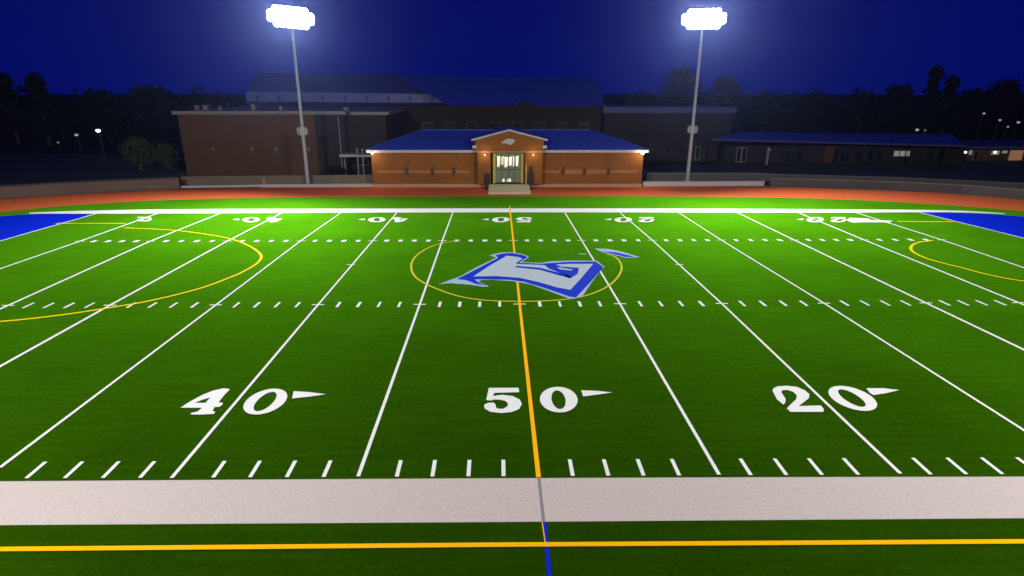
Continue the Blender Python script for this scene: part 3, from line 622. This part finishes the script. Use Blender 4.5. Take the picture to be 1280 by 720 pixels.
# right wing
RY = 82
t, x0, x1, z = bbox_building('east_wing', 'dark wing with purple blue fascia right of the pavilion', 757, 917, 133.8, RY, 14, 'brickblack', roof='fascia', rt=.78, over=.35)
for k, px in enumerate((872, 884, 812, 835, 850)):
    xx = xat(px, RY, 190); f = MB().box(xx-.35, xx+.35, RY-.06, RY-.002, 1.0 if k > 1 else .1, zat(183, RY)).build('window', 'trimdim' if k == 0 else 'darkmetal', t); MB().box(xx-.25, xx+.25, RY-.09, RY-.062, 1.1 if k > 1 else .2, zat(183, RY)-.1).build('pane', 'glassdim', f)
# low classroom block
QY = 79.5
x0, x1 = xat(905, QY, 190), xat(1205, QY, 190); ze2 = zat(180.6, QY)
t = thing('classroom_block', 'long low classroom block with blue roof at the right', 'building', ((x0+x1)/2, QY, 0))
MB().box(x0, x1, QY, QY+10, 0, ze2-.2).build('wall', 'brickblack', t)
quad_roof('roof', [(890, 173.5), (1204, 181.5), (1192, 168.5), (926, 165.3)], QY-2.2, QY+5, 'roof', t, 60)
p0, p1 = at(888, 175, QY-2.3), at(1206, 183, QY-2.3)
MB().prism([(p0.x, QY-2.5, p0.z-.05), (p1.x, QY-2.5, p1.z-.05), (p1.x, QY-2.5, p1.z+.16), (p0.x, QY-2.5, p0.z+.12)], (0, .25, 0)).build('fascia', 'fascia', t)
for px in (915, 960, 1005, 1050, 1095, 1140, 1185):
    xx = xat(px, QY-2, 190); MB().box(xx-.14, xx+.14, QY-2.1, QY-1.85, 0, ze2-.15).build('column', 'trimdim' if px == 960 else 'brickblack', t)
wins = [(920, 933, 184, 203, 'glassdim'), (975, 1002, 188, 203, 'glassdim'), (1044, 1062, 188, 203, 'glassdim'), (1068, 1078, 188, 203, 'glassdim'), (1084, 1102, 188, 203, 'glassdim'), (1116, 1138, 188, 196, 'litwin'), (1160, 1166, 189, 203, 'glassdim'), (1172, 1178, 188, 203, 'glassdim')]
for a, b, c, d, m in wins:
    X0, X1 = xat(a, QY, 195), xat(b, QY, 195); f = MB().box(X0, X1, QY-.06, QY-.002, zat(d, QY), zat(c, QY)).build('window', 'trimdim' if a in (920, 1116) else 'darkmetal', t)
    n = max(1, round((b-a)/7)); wdt = (X1-X0)/n
    for k in range(n): MB().box(X0+k*wdt+.09, X0+(k+1)*wdt-.09, QY-.09, QY-.062, zat(d, QY)+.1, zat(c, QY)-.1).build('pane', m, f)
MB().box(xat(1031, QY, 190), xat(1042, QY, 190), QY-.09, QY-.002, 0, ze2-.25).build('brick_panel', 'brickdark', t)
xx = xat(961, QY-.2, 187); f = MB().box(xx-.12, xx+.12, QY-.22, QY-.002, zat(186.4, QY), zat(184.6, QY)).build('wall_lamp', 'housing', t); MB().ico((xx, QY-.3, zat(187.2, QY)), .16, 2).build('bulb', 'bulbdim', f)
# far right shop front
SY = 82
t = thing('far_shop_block', 'low block with brightly lit windows at the far right edge', 'building', (xat(1250, SY, 195), SY, 0))
MB().box(xat(1208, SY, 195), xat(1400, SY, 195), SY, SY+9, 0, zat(185, SY)).build('wall', 'brickdark', t)
MB().box(xat(1205, SY, 195), xat(1404, SY, 195), SY-1.5, SY+9.5, zat(185, SY)+.003, zat(182, SY)).build('roof_edge', 'fascia', t)
for a, b, c, d, m in ((1202.5, 1211.5, 187.5, 194, 'litwin'), (1237, 1248, 188, 194, 'litwin'), (1250, 1258, 188, 192, 'litwin'), (1260, 1278, 187.5, 201, 'litwarm'), (1216, 1222, 189, 200, 'glassdim')):
    if a < 1210: a, b = 1209, 1214
    f = MB().box(xat(a, SY, 195), xat(b, SY, 195), SY-.08, SY-.002, zat(d, SY), zat(c, SY)).build('window', 'trimdim', t)
    MB().box(xat(a+.8, SY, 195), xat(b-.8, SY, 195), SY-.11, SY-.082, zat(d-.5, SY), zat(c+.5, SY)).build('pane', m, f)
for px in (1204, 1241):
    f = MB().ico((xat(px+3, SY-1.2, 190), SY-1.2, zat(190.5, SY-1.2)), .15, 2).build('porch_lamp', 'bulb', t)

# shelter with posts
KY = 65.5
t = thing('canopy_shelter', 'flat roofed shelter on thin posts left of the pavilion', 'shelter', (xat(443, KY, 200), KY, 0))
MB().box(xat(424, KY, 195), xat(466, KY, 195), KY, KY+2.2, zat(196.2, KY), zat(193.2, KY)).build('roof', 'galv', t)
for px in (447.5, 454, 427): 
    x = xat(px, KY+.3, 205); MB().tube((x, KY+.3 if px > 430 else KY+1.8, 0), (x, KY+.3 if px > 430 else KY+1.8, zat(186, KY) if px > 430 else zat(196.4, KY)), .07).build('post', 'galv', t)
# small parked-out shrubs by the tan wall
def leafblob(mb, c, r, n, size):
    for _ in range(n):
        v = Vector((random.gauss(0, 1), random.gauss(0, 1), random.gauss(0, 1))).normalized()*(random.random()**.4)
        p = Vector(c)+Vector((v.x*r[0], v.y*r[1], v.z*r[2])); s = size*random.uniform(.6, 1.3)
        a = Vector((random.gauss(0, 1), random.gauss(0, 1), random.gauss(0, 1))).normalized(); b = a.orthogonal().normalized()
        mb.poly([p-a*s, p+b*s*.5, p+a*s, p-b*s*.5])
shr = {420: 'rounded dark shrub behind the tan wall, left of the shelter post', 412: 'smaller dark shrub at the left of the pair behind the tan wall', 429: 'low spreading dark shrub on the right behind the tan wall'}
for px, rr_ in ((420, .55), (412, .35), (429, .4)):
    p = G(px, 224); mb = MB(); leafblob(mb, (p.x, p.y, rr_+.45), (rr_*1.5, rr_, rr_), 260, .12)
    s_ = thing('shrub', shr[px], 'shrub', (p.x, p.y, 0), 'shrubs behind the tan wall'); mb.build('foliage', 'leaf', s_); MB().tube((p.x, p.y, 0), (p.x, p.y, rr_+.45), .05, .03, 6).build('stem', 'bark', s_)

# ================================================================== trees
def tree(px, Y, ytop, wpx, label, m='leaf', n=2600, spire=False, base_frac=.18, leaf=.34, group='trees beyond the field'):
    sc = F/Y*.97; x = xat(px, Y, 150); zt = zat(ytop, Y, px); R = wpx/2/sc
    t = thing('tree', label, 'tree', (x, Y, 0), group)
    tk = MB(); tk.tube((x, Y, 0), (x+random.uniform(-.3, .3), Y, zt*.6), .05*R+.12, .06, 9)
    zc0 = zt*base_frac
    for k in range(6):
        a = k*1.05+random.random(); h = zt*random.uniform(.25, .55)
        tk.tube((x, Y, h), (x+math.cos(a)*R*.7, Y+math.sin(a)*R*.7, h+zt*.22), .07+.015*R, .025, 6)
    tk.build('trunk', 'bark', t)
    mb = MB(); L = []
    k = 0
    nl = 16 if not spire else 12
    for i in range(nl):
        u = (i+.5)/nl; zz = zc0+(zt-zc0)*u
        prof = math.sin(math.pi*min(1, .15+u*.85))**.6 if not spire else (1-u)*.9+.12
        a = i*2.4+random.random(); rr2 = R*prof*random.uniform(.35, .62)
        lr = R*random.uniform(.38, .58)*(prof*.6+.4)
        zz = min(zz, zt-lr*.62)
        L.append((x+math.cos(a)*rr2, Y+math.sin(a)*rr2, zz, lr))
    L.append((x, Y, zt-R*.32, R*.42))
    for (cx_, cy_, cz_, lr) in L: leafblob(mb, (cx_, cy_, cz_), (lr, lr, lr*.75), n//len(L), leaf)
    for _ in range(n//7):
        (cx_, cy_, cz_, lr) = random.choice(L); v = Vector((random.gauss(0, 1), random.gauss(0, 1), random.gauss(0, .8))).normalized()*lr*random.uniform(1, 1.22)
        leafblob(mb, (cx_+v.x, cy_+v.y, min(cz_+v.z, zt+.3)), (.25, .25, .25), 1, leaf)
    mb.build('crown', m, t); return t
T = [(-30, 108, 100, 70, 'broad dark tree at the extreme left edge', 0), (16, 110, 93, 44, 'tall narrow dark tree near the left edge, left of two peaks', 1), (55, 106, 94, 46, 'tall narrow dark tree, right of the two peaks at the left edge', 1),
     (88, 112, 134, 46, 'lower dark tree in the dip between the peaks and the round trees', 0), (133, 108, 117, 56, 'round dark tree behind the street lamp on the left', 0), (192, 104, 110, 76, 'wide round dark tree touching the left corner of the brown hall', 0),
     (235, 118, 124, 60, 'dark tree showing above the left corner of the brown hall', 0),
     (800, 108, 117, 54, 'small dark tree at the right end of the tall blue roof', 0), (848, 104, 88, 74, 'large dark tree right behind the right floodlight pole', 0), (902, 108, 97, 56, 'dark tree just right of the right floodlight pole', 0),
     (955, 112, 119, 70, 'low dark tree where the purple wing ends', 0), (1015, 114, 120, 80, 'wide low dark tree behind the left part of the classroom block', 0), (1075, 112, 117, 70, 'dark tree behind the middle of the classroom block', 0),
     (1118, 108, 107, 54, 'dark tree left of the spiky treetop', 0), (1158, 110, 84, 38, 'tallest spiky dark tree on the right skyline', 1), (1180, 114, 96, 36, 'second spiky dark tree beside the tallest one', 1),
     (1210, 110, 113, 56, 'dark tree between the spiky pair and the right edge clump', 0), (1248, 106, 102, 66, 'broad dark tree near the right edge', 0), (1300, 108, 116, 80, 'broad dark tree cut by the right edge', 0),]
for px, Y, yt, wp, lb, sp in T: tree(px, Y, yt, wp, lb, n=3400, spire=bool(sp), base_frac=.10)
tree(165, 73, 173, 42, 'small round young tree left of the brown hall', 'leaf2', 1500, base_frac=.25, leaf=.16, group='young trees by the car park')
tree(200, 75, 181, 34, 'smaller olive green young tree closest to the brown hall', 'leaf2', 1200, base_frac=.22, leaf=.15, group='young trees by the car park')
# far wood behind everything so that the horizon is closed
mb = MB()
for k in range(120):
    x = -190+380*k/119+random.uniform(-2, 2); h = random.uniform(8.6, 10.4)-(.0 if x > 30 or x < -60 else 3)
    leafblob(mb, (x, 132+random.uniform(-4, 4), h*.5), (3.2, 2.5, h*.5), 90, .8)
o = mb.build('distant_wood', 'leaf'); o['kind'] = 'stuff'; o['label'] = 'dark distant wood closing the horizon behind the buildings'; o['category'] = 'wood'

# ================================================================== street lamps far away
def street_lamp(px, py, Y, label, r=.22, m='bulbdim', en=0):
    x = xat(px, Y, py); z = zat(py, Y, px); t = thing('street_lamp', label, 'street lamp', (x, Y, 0), 'distant street lamps')
    MB().tube((x, Y+.25, 0), (x, Y+.25, z+.25), .09, .06, 8).tube((x, Y+.25, z+.25), (x, Y-.1, z+.3), .05, .05, 6).build('post', 'darkmetal', t)
    MB().ico((x, Y, z), r, 2, (1, 1, .8)).build('globe', m, t); MB().tube((x, Y, z+r*.6), (x, Y, z+.32), r*.8, .05, 10).build('hood', 'darkmetal', t)
street_lamp(122.5, 163.2, 86, 'brightest street lamp left of the brown hall', .3, 'bulb')
street_lamp(95.5, 168.6, 94, 'faint street lamp just left of the brightest one', .26)
street_lamp(72.5, 178, 98, 'very faint street lamp far left in the car park', .14)
street_lamp(1146.5, 162.2, 96, 'street lamp above the right end of the classroom roof', .26)
street_lamp(1156.5, 162.8, 98, 'tiny lamp right beside the one above the classroom roof', .12)
street_lamp(1230, 141.8, 98, 'highest of the distant lamps at the right', .2)
street_lamp(1250, 150, 98, 'second highest of the distant lamps at the right', .2)
street_lamp(1260, 158.5, 98, 'lowest faint lamp in the group at the right', .16)
street_lamp(1273, 152.8, 98, 'lamp nearest the right edge in the distant group', .24)

# ================================================================== haze
hz = MB().box(-230, 230, -30, 175, -1, 21.5).build('haze', 'white'); hz['kind'] = 'stuff'; hz['label'] = 'thin night haze lit by the floodlights'; hz['category'] = 'haze'
hm = bpy.data.materials.new('haze'); hm.use_nodes = True; t = hm.node_tree; t.nodes.clear()
oo = t.nodes.new('ShaderNodeOutputMaterial'); vv = t.nodes.new('ShaderNodeVolumePrincipled'); vv.inputs['Color'].default_value = (.30, .42, 1, 1)
vv.inputs['Density'].default_value = .00017; vv.inputs['Anisotropy'].default_value = .87; t.links.new(vv.outputs[0], oo.inputs['Volume'])
hz.data.materials.clear(); hz.data.materials.append(hm)
